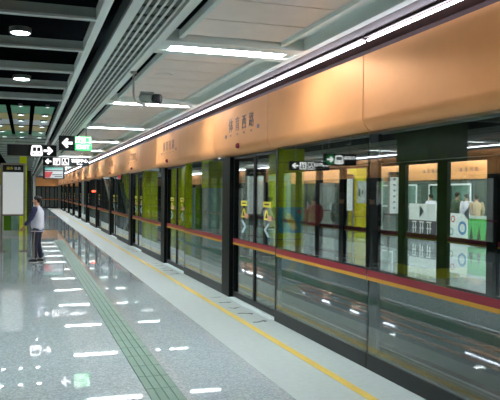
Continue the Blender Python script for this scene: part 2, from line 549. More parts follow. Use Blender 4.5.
tag(MB().m('plank').disc(1.75, 9.0, 3.262, .12, .0075, 2, 24).obj('ceiling_speaker'), 'round flush speaker grille in the grey ceiling planks', 'speaker')

# beams of the open dark ceiling
k = 0
for yb in (3.3, 4.7, 6.1, 7.5, 8.93, 10.33, 11.75):
    m = MB().m('beam').box(-4.08, .583, yb, yb + .05, 3.2, 3.31)
    m.m('rail_grey').box(-4.08, .583, yb - .012, yb, 3.2, 3.225)
    struct(m.obj('trim_%d' % (10 + k)), 'grey ceiling beam across the dark open ceiling')
    k += 1
struct(MB().m('void').box(WEST, 7.2, START, END, 4.3, 4.5).obj('ceiling'), 'dark structural slab over the open ceiling')
# dark ducts and hangers up in the void
for (x0, x1, y0, y1, z0, z1, lab) in ((-3.4, -2.5, 2, 60, 3.85, 4.28, 'dark duct in the open ceiling left of the downlights'), (-.9, -.6, 2, 12.2, 4.0, 4.28, 'narrow dark duct above the near downlights')):
    tag(MB().m('wall_dark').box(x0, x1, y0, y1, z0, z1).obj('air_duct'), lab, 'duct')
# coloured ceiling panels
ROWS = [(12.72, 13.9, 'panel_green', 'green', 'nearest'), (13.98, 15.05, 'panel_ochre', 'ochre', 'second'), (15.15, 16.25, 'panel_white', 'white', 'third'),
        (16.55, 17.95, 'panel_ochre', 'ochre', 'fourth'), (18.03, 19.6, 'panel_green', 'green', 'fifth')]
COLS = [(-.66, -.33, 'left column'), (-.25, .08, 'middle column'), (.16, .50, 'right column')]
for (x0, x1, cn) in COLS:
    for (y0, y1, mt, cname, rn) in ROWS:
        m = MB().m(mt).box(x0, x1, y0, y1, 3.2, 3.215)
        tag(m.obj('ceiling_panel', bevel=.004), '%s ceiling panel in the %s row, %s of the coloured ceiling' % (cname, rn, cn), 'ceiling panel', 'coloured ceiling panels')
m = MB().m('ceiling_far').box(-.95, .583, 19.75, END, 3.2, 3.26)
m.m('rail_dark')
yy = 20.4
while yy < 60: m.box(-.95, .583, yy, yy + .06, 3.18, 3.199); yy += 1.4
struct(m.obj('ceiling'), 'grey green ceiling beyond the coloured panels')
def downlight(x, y, z, r, label, group, lamp='downlight'):
    t = thing('downlight', label, 'downlight', (x, y, z), group)
    MB().m(lamp).disc(x, y, z + .012, r, .004, 2, 20).obj('lamp', t)
    m = MB().m('rail_dark'); n = 20
    for q in range(n):
        a0, a1 = 2 * PI * q / n, 2 * PI * (q + 1) / n
        P = [(x + rr * math.cos(a), y + rr * math.sin(a)) for rr, a in ((r * 1.02, a0), (r * 1.18, a0), (r * 1.18, a1), (r * 1.02, a1))]
        m.prism(P, 2, z, z + .05)
    m.disc(x, y, z + .02, r * 1.02, .03, 2, 20)
    m.obj('housing', t)
    return t
downlight(-.05, 6.8, 3.19, .085, 'bright downlight nearest the camera between the grey ceiling beams', 'downlights in the dark open ceiling')
downlight(-.05, 9.6, 3.19, .1, 'second bright downlight from the camera between the grey ceiling beams', 'downlights in the dark open ceiling')
for q, x in enumerate((-1.9, -3.4)):
    for j, y in enumerate((6.8, 9.6)):
        downlight(x, y, 3.19, .085, '%s downlight in the %s row left of the view' % (['near', 'far'][j], ['first', 'second'][q]), 'downlights in the dark open ceiling')
for q, (x, cn) in enumerate(((-1.5, 'first'), (-2.6, 'second'), (-3.6, 'third'))):
    for j, y in enumerate((14.0, 17.0, 20.0, 23.0)):
        downlight(x, y, 3.3, .06, '%s downlight from the camera in the %s row over the middle of the platform' % (ORD[j], cn), 'downlights over the middle of the platform', 'downlight_dim')
k = 0
for y in (12.5, 13.94, 15.1, 16.4, 17.99, 19.68):
    for x, cn in ((-.54, 'left'), (-.085, 'middle'), (.37, 'right')):
        downlight(x, y, 3.17, .06 if y > 13 else .03, '%s small downlight from the camera in the %s column of coloured panels' % (ORD[k], cn), 'downlights among the coloured panels', 'downlight_dim')
    k += 1
for j, y in enumerate((23, 27, 31, 35, 39, 43, 47)):
    downlight(.40, y, 3.10, .05, '%s small downlight from the camera along the far grey ceiling' % ORD[j], 'downlights in the far grey ceiling', 'downlight_dim')

# ------------------------------------------------------------------ hanging signs
def arrow_pts(cx, cz, w, h, right):
    s = 1 if right else -1
    p = [(-.5, .13), (.02, .13), (-.13, .38), (.06, .5), (.5, 0), (.06, -.5), (-.13, -.38), (.02, -.13), (-.5, -.13)]
    return [(cx + s * a * w, cz + b * h) for a, b in p]
def sign_body(name, label, x0, x1, Y, z0, z1, top, frame='sign_black', group='hanging platform signs'):
    t = thing(name, label, 'sign', ((x0 + x1) / 2, Y, z0), group)
    MB().m(frame).box(x0, x1, Y, Y + .12, z0, z1).obj('panel', t, bevel=.006)
    m = MB().m('pole_grey')
    for f in (.16, .84): m.tube([(x0 + f * (x1 - x0), Y + .06, z1), (x0 + f * (x1 - x0), Y + .06, top)], .012, 8)
    m.obj('hanger', t)
    return t
def train_icon(m, cx, cz, s, y):
    pts = []
    for (ox, oz, a0) in ((.28, .3, 0), (-.28, .3, 90), (-.36, -.32, 180), (.36, -.32, 270)):
        for q in range(5):
            a = math.radians(a0 + q * 22.5); pts.append((cx + s * (ox + .14 * math.cos(a)), cz + s * (oz + .14 * math.sin(a))))
    m.m('sign_white').prism(pts, 1, y - .004, y - .001)
    m.m('sign_black').box(cx - s * .32, cx - s * .03, y - .006, y - .0045, cz - s * .06, cz + s * .28)
    m.box(cx + s * .03, cx + s * .32, y - .006, y - .0045, cz - s * .06, cz + s * .28)
    m.disc(cx - s * .26, y - .006, cz - s * .24, s * .07, .0015, 1, 10); m.disc(cx + s * .26, y - .006, cz - s * .24, s * .07, .0015, 1, 10)
def toilet_icon(m, cx, cz, s, y):
    m.m('sign_white').box(cx - s * .5, cx + s * .5, y - .004, y - .001, cz - s * .5, cz + s * .5)
    m.m('sign_black')
    for dx in (-.22, .22):
        m.disc(cx + dx * s, y - .006, cz + .3 * s, .09 * s, .0015, 1, 10)
        m.prism([(cx + (dx - .1) * s, cz + .18 * s), (cx + (dx + .1) * s, cz + .18 * s), (cx + (dx + (.16 if dx > 0 else .08)) * s, cz - .4 * s), (cx + (dx - (.16 if dx > 0 else .08)) * s, cz - .4 * s)], 1, y - .006, y - .0045)
    m.box(cx - s * .015, cx + s * .015, y - .006, y - .0045, cz - .42 * s, cz + .42 * s)
def chair_icon(m, cx, cz, s, y):
    m.m('sign_white')
    t = .07
    m.box(cx - s * .5, cx + s * .5, y - .004, y - .001, cz + s * (.5 - t), cz + s * .5); m.box(cx - s * .5, cx + s * .5, y - .004, y - .001, cz - s * .5, cz - s * (.5 - t))
    m.box(cx - s * .5, cx - s * (.5 - t), y - .004, y - .001, cz - s * .43, cz + s * .43); m.box(cx + s * (.5 - t), cx + s * .5, y - .004, y - .001, cz - s * .43, cz + s * .43)
    m.disc(cx - .05 * s, y - .004, cz + .3 * s, .08 * s, .003, 1, 10)
    m.prism([(cx - .1 * s, cz + .2 * s), (cx + .0 * s, cz + .2 * s), (cx + .03 * s, cz - .02 * s), (cx + .22 * s, cz - .04 * s), (cx + .33 * s, cz - .3 * s), (cx + .24 * s, cz - .33 * s), (cx + .15 * s, cz - .12 * s), (cx - .08 * s, cz - .1 * s)], 1, y - .004, y - .001)
    pts = [(cx + (-.06 + .24 * math.cos(a)) * s, cz + (-.17 + .24 * math.sin(a)) * s) for a in [math.radians(110 + q * 20) for q in range(12)]]
    pts += [(cx + (-.06 + .17 * math.cos(a)) * s, cz + (-.17 + .17 * math.sin(a)) * s) for a in [math.radians(330 - q * 20) for q in range(12)]]
    m.prism(pts, 1, y - .004, y - .001)

# exit sign
Y = 16.8
t = sign_body('exit_sign', 'black hanging sign with white left arrow and lit green exit panel', 0.76, 1.52, Y, 2.68, 3.03, 3.2)
m = MB().m('sign_white').prism(arrow_pts(.95, 2.855, .25, .24, False), 1, Y - .004, Y - .001); m.obj('arrow', t)
m = MB().m('sign_green').box(1.13, 1.515, Y - .006, Y - .001, 2.685, 3.025); g = m.obj('exit_panel', t)
m = MB().m('sign_white'); bold(m, '出口', .19, (1.322, Y - .007, 2.925), FACE_SOUTH, .012); bold(m, 'EXIT', .15, (1.322, Y - .007, 2.765), FACE_SOUTH, .012); m.obj('lettering', g)
# train sign
Y = 20.3
t = sign_body('train_direction_sign', 'wide black hanging sign, blank left half, train symbol and right arrow', -.50, .86, Y, 2.68, 3.03, 3.2)
m = MB().m('sign_trim')
for (a, b, c, d) in ((-.50, .86, 2.68, 2.695), (-.50, .86, 3.015, 3.03), (-.50, -.485, 2.695, 3.015), (.845, .86, 2.695, 3.015)): m.box(a, b, Y - .006, Y - .001, c, d)
m.obj('trim', t)
MB().m('sign_dull').box(-.40, .08, Y - .005, Y - .001, 2.71, 3.0).obj('blank_panel', t)
m = MB(); train_icon(m, .31, 2.855, .33, Y); m.obj('train_symbol', t)
MB().m('sign_white').prism(arrow_pts(.63, 2.855, .26, .24, True), 1, Y - .004, Y - .001).obj('arrow', t)
# facilities sign
Y = 26.0
t = sign_body('facilities_sign', 'black hanging sign with left arrow, toilet and wheelchair symbols and white lettering', .62, 2.26, Y, 2.64, 2.95, 3.2)
MB().m('sign_white').prism(arrow_pts(.80, 2.795, .22, .2, False), 1, Y - .004, Y - .001).obj('arrow', t)
m = MB(); toilet_icon(m, 1.10, 2.795, .25, Y); m.obj('toilet_symbol', t)
m = MB(); chair_icon(m, 1.41, 2.795, .25, Y); m.obj('wheelchair_symbol', t)
m = MB().m('sign_white'); bold(m, '客服中心', .15, (1.92, Y - .004, 2.83), FACE_SOUTH, .008); bold(m, 'Service', .07, (1.92, Y - .004, 2.715), FACE_SOUTH, .004); m.obj('lettering', t)
# monitor
Y = 40.0
t = thing('hanging_monitor', 'dark hanging monitor showing a red and white picture', 'monitor', (1.5, Y, 2.43))
MB().m('sign_black').box(.96, 2.14, Y, Y + .15, 2.40, 3.10).obj('casing', t, bevel=.01)
m = MB().m('screen_white').box(1.06, 2.04, Y - .006, Y - .001, 2.45, 3.04)
m.m('screen_cyan').box(1.06, 2.04, Y - .009, Y - .0065, 2.93, 3.04)
m.m('screen_red').prism([(1.06, 2.47), (1.32, 2.47), (1.50, 2.80), (1.06, 2.80)], 1, Y - .009, Y - .0065)
m.m('screen_dark').box(1.45, 2.0, Y - .009, Y - .0065, 2.62, 2.66); m.box(1.58, 2.0, Y - .009, Y - .0065, 2.52, 2.56); m.box(1.06, 2.04, Y - .009, Y - .0065, 2.84, 2.90)
m.obj('screen', t)
m = MB().m('pole_grey'); m.tube([(1.3, Y + .07, 3.1), (1.3, Y + .07, 3.2)], .02, 8); m.tube([(1.8, Y + .07, 3.1), (1.8, Y + .07, 3.2)], .02, 8); m.obj('hanger', t)
# signs over the west half, seen in the glass
Y = 18.5
t = sign_body('facilities_sign', 'black hanging sign over the west half, lettering then wheelchair and toilet symbols and right arrow', -2.25, -1.0, Y, 2.38, 2.65, 4.3)
MB().m('sign_white').prism(arrow_pts(-1.16, 2.515, .2, .18, True), 1, Y - .004, Y - .001).obj('arrow', t)
m = MB(); toilet_icon(m, -1.41, 2.515, .21, Y); m.obj('toilet_symbol', t)
m = MB(); chair_icon(m, -1.67, 2.515, .21, Y); m.obj('wheelchair_symbol', t)
m = MB().m('sign_white'); bold(m, '客服中心', .12, (-2.01, Y - .004, 2.55), FACE_SOUTH, .006); m.obj('lettering', t)
Y = 15.2
t = sign_body('train_direction_sign', 'black hanging sign over the west half, green left arrow, train symbol and lettering', -1.45, -.6, Y, 2.40, 2.68, 4.3)
m = MB().m('sign_green_dim').disc(-.75, Y - .004, 2.54, .13, .003, 1, 20); m.m('sign_white').prism(arrow_pts(-.75, 2.54, .18, .15, False), 1, Y - .007, Y - .0045); m.obj('arrow', t)
m = MB(); train_icon(m, -.98, 2.54, .24, Y); m.obj('train_symbol', t)
m = MB().m('sign_white'); bold(m, '往机场', .1, (-1.27, Y - .004, 2.58), FACE_SOUTH, .005); m.obj('lettering', t)

# ------------------------------------------------------------------ cctv
t = thing('security_camera', 'grey bullet security camera on a bent pole below the slatted ceiling', 'camera', (1.36, 8.5, 3.2))
Yc = 8.5
MB().m('pole_grey').tube([(1.275, Yc, 3.2), (1.275, Yc, 2.92), (1.285, Yc, 2.86), (1.32, Yc, 2.81), (1.38, Yc, 2.795), (1.43, Yc, 2.80)], .013, 8).obj('pole', t)
MB().m('steel').disc(1.275, Yc, 3.17, .04, .029, 2, 14).obj('flange', t)
m = MB().m('cctv_grey').tube([(1.37, Yc + .05, 2.885), (1.385, Yc + .04, 2.885), (1.50, Yc - .03, 2.873), (1.53, Yc - .05, 2.871)], [.045, .055, .055, .05], 14)
m.box(1.36, 1.52, Yc - .06, Yc + .06, 2.938, 2.948)
h = m.obj('housing', t)
MB().m('cctv_black').tube([(1.515, Yc - .04, 2.872), (1.60, Yc - .09, 2.86), (1.605, Yc - .093, 2.86)], [.057, .06, .045], 14).obj('lens_hood', h)
MB().m('pole_grey').tube([(1.39, Yc, 2.83), (1.40, Yc, 2.79), (1.43, Yc - .01, 2.765), (1.465, Yc - .01, 2.775), (1.46, Yc, 2.81), (1.43, Yc, 2.83)], .007, 6).obj('cable_loop', t)

# ------------------------------------------------------------------ info board
Y = 20.0
t = thing('information_board', 'white standing information board with dark header and brown frame beside the boy', 'notice board', (-.3, Y, 0))
m = MB().m('board_frame').box(-.64, -.585, Y, Y + .06, 0, 2.47).box(-.045, .01, Y, Y + .06, 0, 2.47).box(-.585, -.045, Y, Y + .06, 2.42, 2.47).box(-.585, -.045, Y, Y + .06, 1.0, 1.05)
m.box(-.72, -.5, Y - .1, Y + .16, .0005, .02).box(-.13, .09, Y - .1, Y + .16, .0005, .02)
m.obj('frame', t)
MB().m('notice_glow').box(-.585, -.045, Y + .015, Y + .05, 1.05, 2.22).obj('notice_sheet', t)
m = MB().m('sign_black').box(-.585, -.045, Y + .015, Y + .05, 2.22, 2.42); h = m.obj('header', t)
m = MB().m('sticker_yellow'); lettering(m, '服务', .09, (-.40, Y + .013, 2.32), FACE_SOUTH); m.m('board_face'); lettering(m, '信息', .09, (-.2, Y + .013, 2.32), FACE_SOUTH); m.obj('lettering', h)

# ------------------------------------------------------------------ green columns of the near island
def column(x0, x1, y0, y1, label, group, h=3.6, poster=None, clad='green_glass'):
    t = thing('green_column', label, 'column', ((x0 + x1) / 2, (y0 + y1) / 2, 0), group)
    MB().m('joint_dark').box(x0 + .012, x1 - .012, y0 + .012, y1 - .012, 0, h).obj('core', t)
    m = MB().m(clad)
    z = .22
    while z < h - .05:
        z1 = min(z + .62, h)
        m.box(x0, x1, y0, y1, z, z1 - .012); z = z1
    m.obj('cladding', t)
    MB().m('base_yellow').box(x0 - .01, x1 + .01, y0 - .01, y1 + .01, 0.0, .2).obj('base', t)
    if poster:
        m = MB().m('poster_teal').box(x0 + .04, x1 - .04, y0 - .03, y0 - .011, .42, 1.25)
        xm = (x0 + x1) / 2
        m.m('poster_yellow').prism([(xm - .25, .55), (xm - .05, .5), (xm + .2, .9), (xm + .12, 1.1), (xm - .02, 1.0)], 1, y0 - .034, y0 - .0305)
        m.m('poster_red').box(xm - .36, xm - .26, y0 - .034, y0 - .0305, 1.05, 1.18)
        m.obj('poster', t)
    return t
CY = [(11.9, 13.1), (20.5, 21.7), (29.1, 30.3), (37.7, 38.9), (46.3, 47.5), (54.9, 56.1), (63.5, 64.7)]
CW = ['nearest', 'second', 'third', 'fourth', 'fifth', 'sixth', 'seventh']
for i, (a, b) in enumerate(CY):
    column(-2.3, -1.35, a, b, CW[i] + ' green glass clad column from the camera, middle of the near platform', 'green columns on the near platform', 4.2 if i < 1 else 3.15, poster=(i == 1), clad='shaded_green_glass' if i == 0 else 'green_glass')
column(-.2, .07, 27.4, 28.8, 'yellow green clad pier behind the information board', None, 3.15)
t = thing('partition', 'low partition of pale teal, white and green panels under the information board', 'partition', (-1.6, 29.4, 0))
cols = ['pale_grey', 'pale_teal', 'pale_grey', 'mint_frame', 'pale_teal', 'pale_grey', 'dark_green_glass', 'pale_teal']
for i in range(8):
    MB().m(cols[i]).box(-.23 - .28 * (7 - i) - .27, -.23 - .28 * (7 - i), 28.0, 28.05, .16, 1.9).obj('panel', t)
MB().m('pale_grey').box(-2.5, -.22, 27.95, 28.1, 0, .15).obj('plinth', t)

# escalator far left
t = thing('escalator', 'dark escalator rising away beyond the green pier', 'escalator', (0, 48, 0))
m = MB().m('step_dark')
for i in range(22):
    m.box(-.42, .42, 48 + .3 * i, 48.3 + .3 * i + .01, max(0, .17 * i - .3), .17 * (i + 1))
m.obj('steps', t)
for sx in (-.52, .46):
    MB().m('steel').prism([(47.6, .0), (48.3, 0), (54.6, 3.12), (54.6, 3.14), (54.2, 3.14), (48.0, .45), (47.6, .4)], 0, sx, sx + .06).obj('skirt', t)
    MB().m('far_glass').prism([(47.6, .41), (48.0, .46), (53.2, 2.60), (52.4, 3.1), (48.2, 1.2), (47.6, 1.1)], 0, sx + .025, sx + .035).obj('balustrade', t)
    MB().m('black_glossy').tube([(sx + .03, 47.55, .6), (sx + .03, 47.4, .85), (sx + .03, 47.6, 1.13), (sx + .03, 48.2, 1.24), (sx + .03, 52.0, 2.95)], .035, 8).obj('handrail', t)

# ------------------------------------------------------------------ end of the platform
t = thing('platform_end_screen', 'far end glass screen with black frames under a copper header', 'glass screen', (2.1, END, 0))
m = MB().m('black_frame')
for x in (1.03, 1.50, 1.92, 2.30, 2.75, 3.05): m.box(x, x + .09, END - .1, END, 0, 2.2)
m.box(1.03, 3.14, END - .1, END, 0, .14); m.box(1.03, 3.14, END - .1, END, 2.1, 2.2)
m.obj('frame', t)
m = MB().m('copper').box(1.03, 3.16, END - .18, END + .1, 2.2, 3.05); m.obj('header', t)
MB().m('far_glass').box(1.1, 3.1, END - .05, END - .04, .14, 2.1).obj('pane', t)
m = MB().m('red_band').box(1.03, 3.14, END - .108, END - .102, .9, .97); m.m('yellow_band').box(1.03, 3.14, END - .108, END - .102, .86, .9); m.obj('safety_band', t)
struct(MB().m('wall_plain').box(WEST, 17.4, END + 6, END + 6.2, -1.5, 4.5).obj('wall_north'))
struct(MB().m('wall_dark').box(WEST, 1.0, END - .1, END + .1, 0, 3.3).obj('wall_north_inner'), 'dark wall left of the far glass screen')
struct(MB().m('wall_plain').box(WEST, 17.4, START - .2, START, -1.5, 4.5).obj('wall_south'))
struct(MB().m('dark_granite').box(1.0, 3.34, END + .1, END + 6, -.4, 0).obj('floor'))
struct(MB().m('pale_grey').box(.72, .98, END - 1.0, END - .7, 0, 3.2).obj('wall_pier'), 'pale pier beside the far glass screen')

# west side of the near island
t = thing('platform_screen_wall', 'screen door wall on the west side of the platform, under a copper fascia', 'screen wall', (WEST, 20, 0))
m = MB().m('copper').box(WEST - .3, WEST - .01, START, END, 2.345, 3.07); m.obj('fascia', t)
m = MB().m('black_glossy').box(WEST - .25, WEST - .2, START, END, 0, 2.34)
for k in range(13): m.box(WEST - .19, WEST - .02, 5.15 + PITCH * k, 5.6 + PITCH * k, 0, 2.34)
m.obj('dark_glazing', t)
m = MB().m('pale_grey')
for k in range(13):
    m.box(WEST - .19, WEST - .17, 6.0 + PITCH * k, 7.6 + PITCH * k, .3, 2.2)
m.obj('light_panes', t)
m = MB().m('red_band').box(WEST - .196, WEST - .165, START, END, .9, .965); m.obj('safety_band', t)
tag(MB().m('tube').box(WEST + .08, WEST + .12, 2, END - 4, 3.14, 3.17).obj('cove_light'), 'white cove light strip along the west copper fascia', 'cove light')
struct(MB().m('soffit').box(WEST - .4, WEST + .3, START, END, 3.2, 3.3).obj('ceiling'))
struct(MB().m('wall_dark').box(WEST - .6, WEST - .4, START, END, -.4, 4.5).obj('wall_west'))

# ------------------------------------------------------------------ the platform across the track
struct(MB().m('granite').box(6.95, 17.0, START, END, -.4, 0).obj('floor'), 'polished floor of the platform across the track')
struct(MB().m('wall_dark').box(3.51, 7.3, START, END, 3.35, 3.45).obj('ceiling'), 'dark ceiling over the track')
struct(MB().m('plank').box(7.3, 17.3, START, END, 3.3, 3.4).obj('ceiling'), 'ceiling over the platform across the track')
struct(MB().m('black_frame').box(6.9, 7.2, START, END, 2.33, 3.34).obj('wall_far_fascia'), 'dark back of the fascia across the track')
OP = 5.45
def far_bay(c, label):
    t = thing('platform_screen_door', label, 'screen door', (FARP, c, 0), 'glass screen doors across the track')
    m = MB().m('black_frame')
    segs = [(c - 1.25, c - .15), (c + .15, c + 1.25), (c + 1.5, c + 2.6), (c + 2.85, c + 3.95)]
    ed = c - 1.5
    for a, b in segs:
        m.box(FARP, FARP + .08, ed, a, 0, 2.33); ed = b
    m.box(FARP, FARP + .08, ed, c - 1.5 + OP, 0, 2.33)
    for a, b in segs: m.box(FARP, FARP + .08, a, b, 0, .10); m.box(FARP, FARP + .08, a, b, 2.28, 2.33)
    m.obj('frame', t)
    for i, (a, b) in enumerate(segs):
        p = MB().m('far_glass').box(FARP + .03, FARP + .042, a, b, .10, 2.28).obj('pane', t)
        m = MB().m('red_band').box(FARP + .024, FARP + .027, a, b, .88, .96); m.m('yellow_band').box(FARP + .024, FARP + .027, a, b, .85, .88); m.obj('safety_band', p)
        if i < 2:
            s = 1 if i else -1; yc = (a + b) / 2
            MB().m('sticker_blue').prism([(yc + s * .06, 1.5), (yc + s * .06, 1.26), (yc - s * .10, 1.38)], 0, FARP + .024, FARP + .027).obj('arrow_sticker', p)
    return t
FN = ['far bay right of the view', 'rightmost', 'second from right', 'third from right', 'fourth from right', 'fifth from right', 'sixth from right', 'seventh from right', 'eighth from right', 'ninth from right', 'tenth from right', 'farthest']
fb = None
for k in range(12):
    c = 10.5 + OP * (k - 1)
    lab = FN[k] + ' of the dark framed screen doors across the track'
    if fb is None: fb = far_bay(c, lab)
    else:
        q = copy_tree(fb, (FARP, c, 0)); q['label'] = lab
# far side of that platform
t = thing('copper_fascia', 'copper fascia with lettering at the back of the platform across the track', 'fascia', (17, 25, 2.3))
MB().m('copper').box(17.0, 17.3, START, END, 2.345, 3.07).obj('fascia_face', t)
m = MB().m('copper_letter')
for yy in (23.3, 26.0, 31.5): 
    for i, ch in enumerate('体育西路'): bold(m, ch, .2, (16.998, yy + .51 - .34 * i, 2.72), FACE_WEST, .004)
m.obj('station_name', t)
tag(MB().m('tube').box(16.85, 16.89, 4, END - 4, 3.14, 3.17).obj('cove_light'), 'white cove light strip above the copper fascia across the track', 'cove light')
k = 0
ol = None
for x, nm in ((8.6, 'near'), (12.1, 'middle'), (15.4, 'back')):
    k = 0; y = 5
    while y < 66:
        t = tag(MB().m('diffuser').box(x - .6, x + .6, y - .15, y + .15, 3.26, 3.295).obj('ceiling_light'), '%s white ceiling light in the %s row across the track' % (ORD[k], nm), 'ceiling light', 'ceiling lights across the track')
        y += 4.65; k += 1
struct(MB().m('wall_dark').box(17.25, 17.35, START, END, -.4, 2.34).obj('wall_far_east'), 'dark screen at the back of the platform across the track')
# train standing at the back
t = thing('metro_train', 'dark teal train with white framed windows at the back of the far platform', 'train', (17.2, 24, 0))
wins = [(23.3, 24.7), (25.4, 26.2), (27.3, 28.3), (29.4, 30.8)]
m = MB().m('train_teal').box(17.1, 17.24, 18.0, 34, .05, 1.15).box(17.1, 17.24, 18.0, 34, 2.1, 2.3)
ed = 18.0
for a, b in wins + [(34, 34)]:
    m.box(17.1, 17.24, ed, a, 1.15, 2.1); ed = b
m.obj('body', t, bevel=.01)
for a, b in wins:
    p = MB().m('window_teal').box(17.2, 17.23, a, b, 1.15, 2.1).obj('window', t)
    m = MB().m('train_white')
    m.box(17.06, 17.098, a - .07, a, 1.08, 2.17).box(17.06, 17.098, b, b + .07, 1.08, 2.17).box(17.06, 17.098, a, b, 2.1, 2.17).box(17.06, 17.098, a, b, 1.08, 1.15)
    m.obj('window_frame', p)
# hoardings in front of the people
t = thing('hoarding', 'white hoarding board with coloured circles across the track', 'hoarding', (14.4, 20.6, 0))
MB().m('board_face').box(14.4, 14.45, 19.7, 21.5, .02, 1.05).obj('board', t)
for (y, z, rr, c_) in ((21.25, .88, .17, 'poster_blue'), (21.3, .5, .15, 'poster_green'), (20.05, .55, .24, 'poster_blue'), (20.6, .85, .12, 'poster_red'), (20.7, .4, .14, 'pale_teal')):
    m = MB().m(c_).disc(14.395, y, z, rr, .004, 0, 18)
    m.m('board_face').disc(14.392, y, z, rr * .62, .002, 0, 18)
    m.obj('circle', t)
for yy in (19.8, 21.35): MB().m('steel').box(14.451, 14.75, yy, yy + .05, 0.0, .6).obj('leg', t)
t = thing('hoarding', 'hoarding board with white strokes on a dark lower half across the track', 'hoarding', (14.4, 22.6, 0))
MB().m('board_face').box(14.4, 14.45, 21.7, 23.5, .72, 1.35).obj('upper_board', t)
MB().m('plum').box(14.4, 14.45, 21.7, 23.5, .02, .715).obj('lower_board', t)
for i in range(3):
    y = 22.0 + i * .5
    m = MB().m('board_face').box(14.392, 14.399, y, y + .05, .25, .62).box(14.392, 14.399, y + .16, y + .21, .2, .6).box(14.392, 14.399, y - .05, y + .26, .63, .68).box(14.392, 14.399, y - .05, y + .26, .4, .44)
    m.obj('brush_stroke', t)
for yy in (21.8, 23.35): MB().m('steel').box(14.451, 14.75, yy, yy + .05, 0.0, .6).obj('leg', t)
# things standing on it
def board2(x, y, w, z0, z1, mt, label, header='sign_black', stripe=None):
    t = thing('information_board', label, 'notice board', (x, y, 0), 'notice boards across the track')
    MB().m('board_frame').box(x - w / 2, x - w / 2 + .05, y, y + .06, 0, z1).box(x + w / 2 - .05, x + w / 2, y, y + .06, 0, z1).obj('frame', t)
    MB().m(mt).box(x - w / 2 + .05, x + w / 2 - .05, y + .01, y + .05, z0, z1 - .16).obj('notice_sheet', t)
    h = MB().m(header).box(x - w / 2 + .05, x + w / 2 - .05, y + .01, y + .05, z1 - .16, z1).obj('header', t)
    if stripe:
        m = MB().m('ink')
        for i in range(7): m.box(x - .05, x + .02, y + .002, y + .009, z0 + .15 + i * .18, z0 + .2 + i * .18)
        m.obj('list', t)
    return t
board2(10.95, 22.0, .52, 1.1, 2.4, 'board_face', 'pale grey notice board behind the dark framed doors across the track')
board2(11.0, 18.8, .45, 1.1, 2.4, 'board_face', 'tall white list board with dark header across the track', stripe=True)
board2(11.6, 37.0, 1.0, 1.0, 2.5, 'board_face', 'far white notice board across the track, beyond the yellow column')
for i, (x, y) in enumerate(((12.4, 23.6), (12.2, 32.2), (12.2, 40.8), (12.2, 49.4))):
    t = column(x - (.45 if i else .3), x + (.45 if i else .3), y, y + (1.2 if i else .6), ['yellow column with white poster across the track', 'second', 'third', 'fourth'][i] + (' yellow green column from the right across the track' if i else ''), 'green columns across the track', 3.25, clad='green_glass' if i else 'yellow_glass')
    if i == 0:
        m = MB().m('lit_poster').box(x - .25, x + .15, y - .03, y - .012, 1.35, 2.2)
        m.m('ink').box(x - .2, x - .12, y - .034, y - .0305, 1.6, 1.9); m.box(x - .05, x, y - .034, y - .0305, 1.7, 1.85); m.obj('poster', t)
t = thing('advert_screen', 'white advert panel with purple and green shapes across the track', 'advert', (14, 25.7, 0))
MB().m('steel').box(13.55, 14.5, 25.75, 25.85, 0, 2.4).obj('stand', t)
m = MB().m('lit_poster').box(13.6, 14.45, 25.70, 25.745, 1.2, 2.35)
m.m('poster_purple').disc(13.95, 25.695, 1.75, .22, .004, 1, 16, .38); m.m('poster_green').disc(14.3, 25.695, 2.1, .16, .004, 1, 16); m.obj('advert_sheet', t)
t = thing('barrier', 'green barrier with white top rail in front of the beige jacket across the track', 'barrier', (14.0, 18.5, 0))
MB().m('poster_green').box(14.0, 14.06, 17.9, 19.2, .03, .92).obj('panel', t)
MB().m('pale_grey').box(13.97, 14.09, 17.85, 19.25, .93, 1.02).obj('top_rail', t)
for i in range(3): MB().m('ink').prism([(18.1 + i * .4, .2), (18.32 + i * .4, .2), (18.2 + i * .4, .7)], 0, 13.992, 13.998).obj('pattern', t)
# lift shaft frame
t = thing('lift_shaft', 'mint steel framed glass lift shaft across the track', 'lift', (9.2, 28, 0))
m = MB().m('mint_frame')
for x in (8.3, 10.0):
    for y in (25.5, 28.0, 30.5): m.box(x, x + .16, y, y + .16, 0, 3.28)
for z in (.1, 2.2): 
    m.box(8.3, 8.46, 25.66, 30.5, z, z + .2); m.box(8.46, 10.0, 25.5, 25.66, z, z + .2)
m.obj('frame', t)
m = MB().m('far_glass').box(8.36, 8.38, 25.66, 30.5, .3, 2.2).box(8.46, 10, 25.56, 25.58, .3, 2.2); m.obj('pane', t)
# green wall far along
t = thing('green_wall', 'long yellow green clad wall far along the platform across the track', 'clad wall', (8.6, 45, 0))
m = MB().m('joint_dark').box(8.42, 9.0, 33.5, 60, 0, 3.28); m.obj('core', t)
m = MB().m('green_glass')
yy = 33.5
while yy < 59.9:
    z = .3
    while z < 3.2:
        m.box(8.4, 8.419, yy, min(yy + 1.25, 60), z, min(z + .62, 3.28) - .015); z += .62
    yy += 1.27
m.obj('cladding', t)

# ------------------------------------------------------------------ people
def skin_obj(name, verts, edges, radii, m, parent, root=0, sub=2):
    me = bpy.data.meshes.new(name)
    off = Vector((0, 0, 0)); q = parent
    me.from_pydata([Vector(v) - off for v in verts], edges, [])
    o = bpy.data.objects.new(name, me); COL.objects.link(o); o.parent = parent
    md = o.modifiers.new('skin', 'SKIN'); md.use_smooth_shade = True; md.branch_smoothing = .3
    for i, r in enumerate(radii):
        sv = me.skin_vertices[0].data[i]; sv.radius = r if isinstance(r, tuple) else (r, r); sv.use_root = (i == root)
    s = o.modifiers.new('subsurf', 'SUBSURF'); s.levels = sub; s.render_levels = sub
    me.materials.append(MATS[m])
    return o

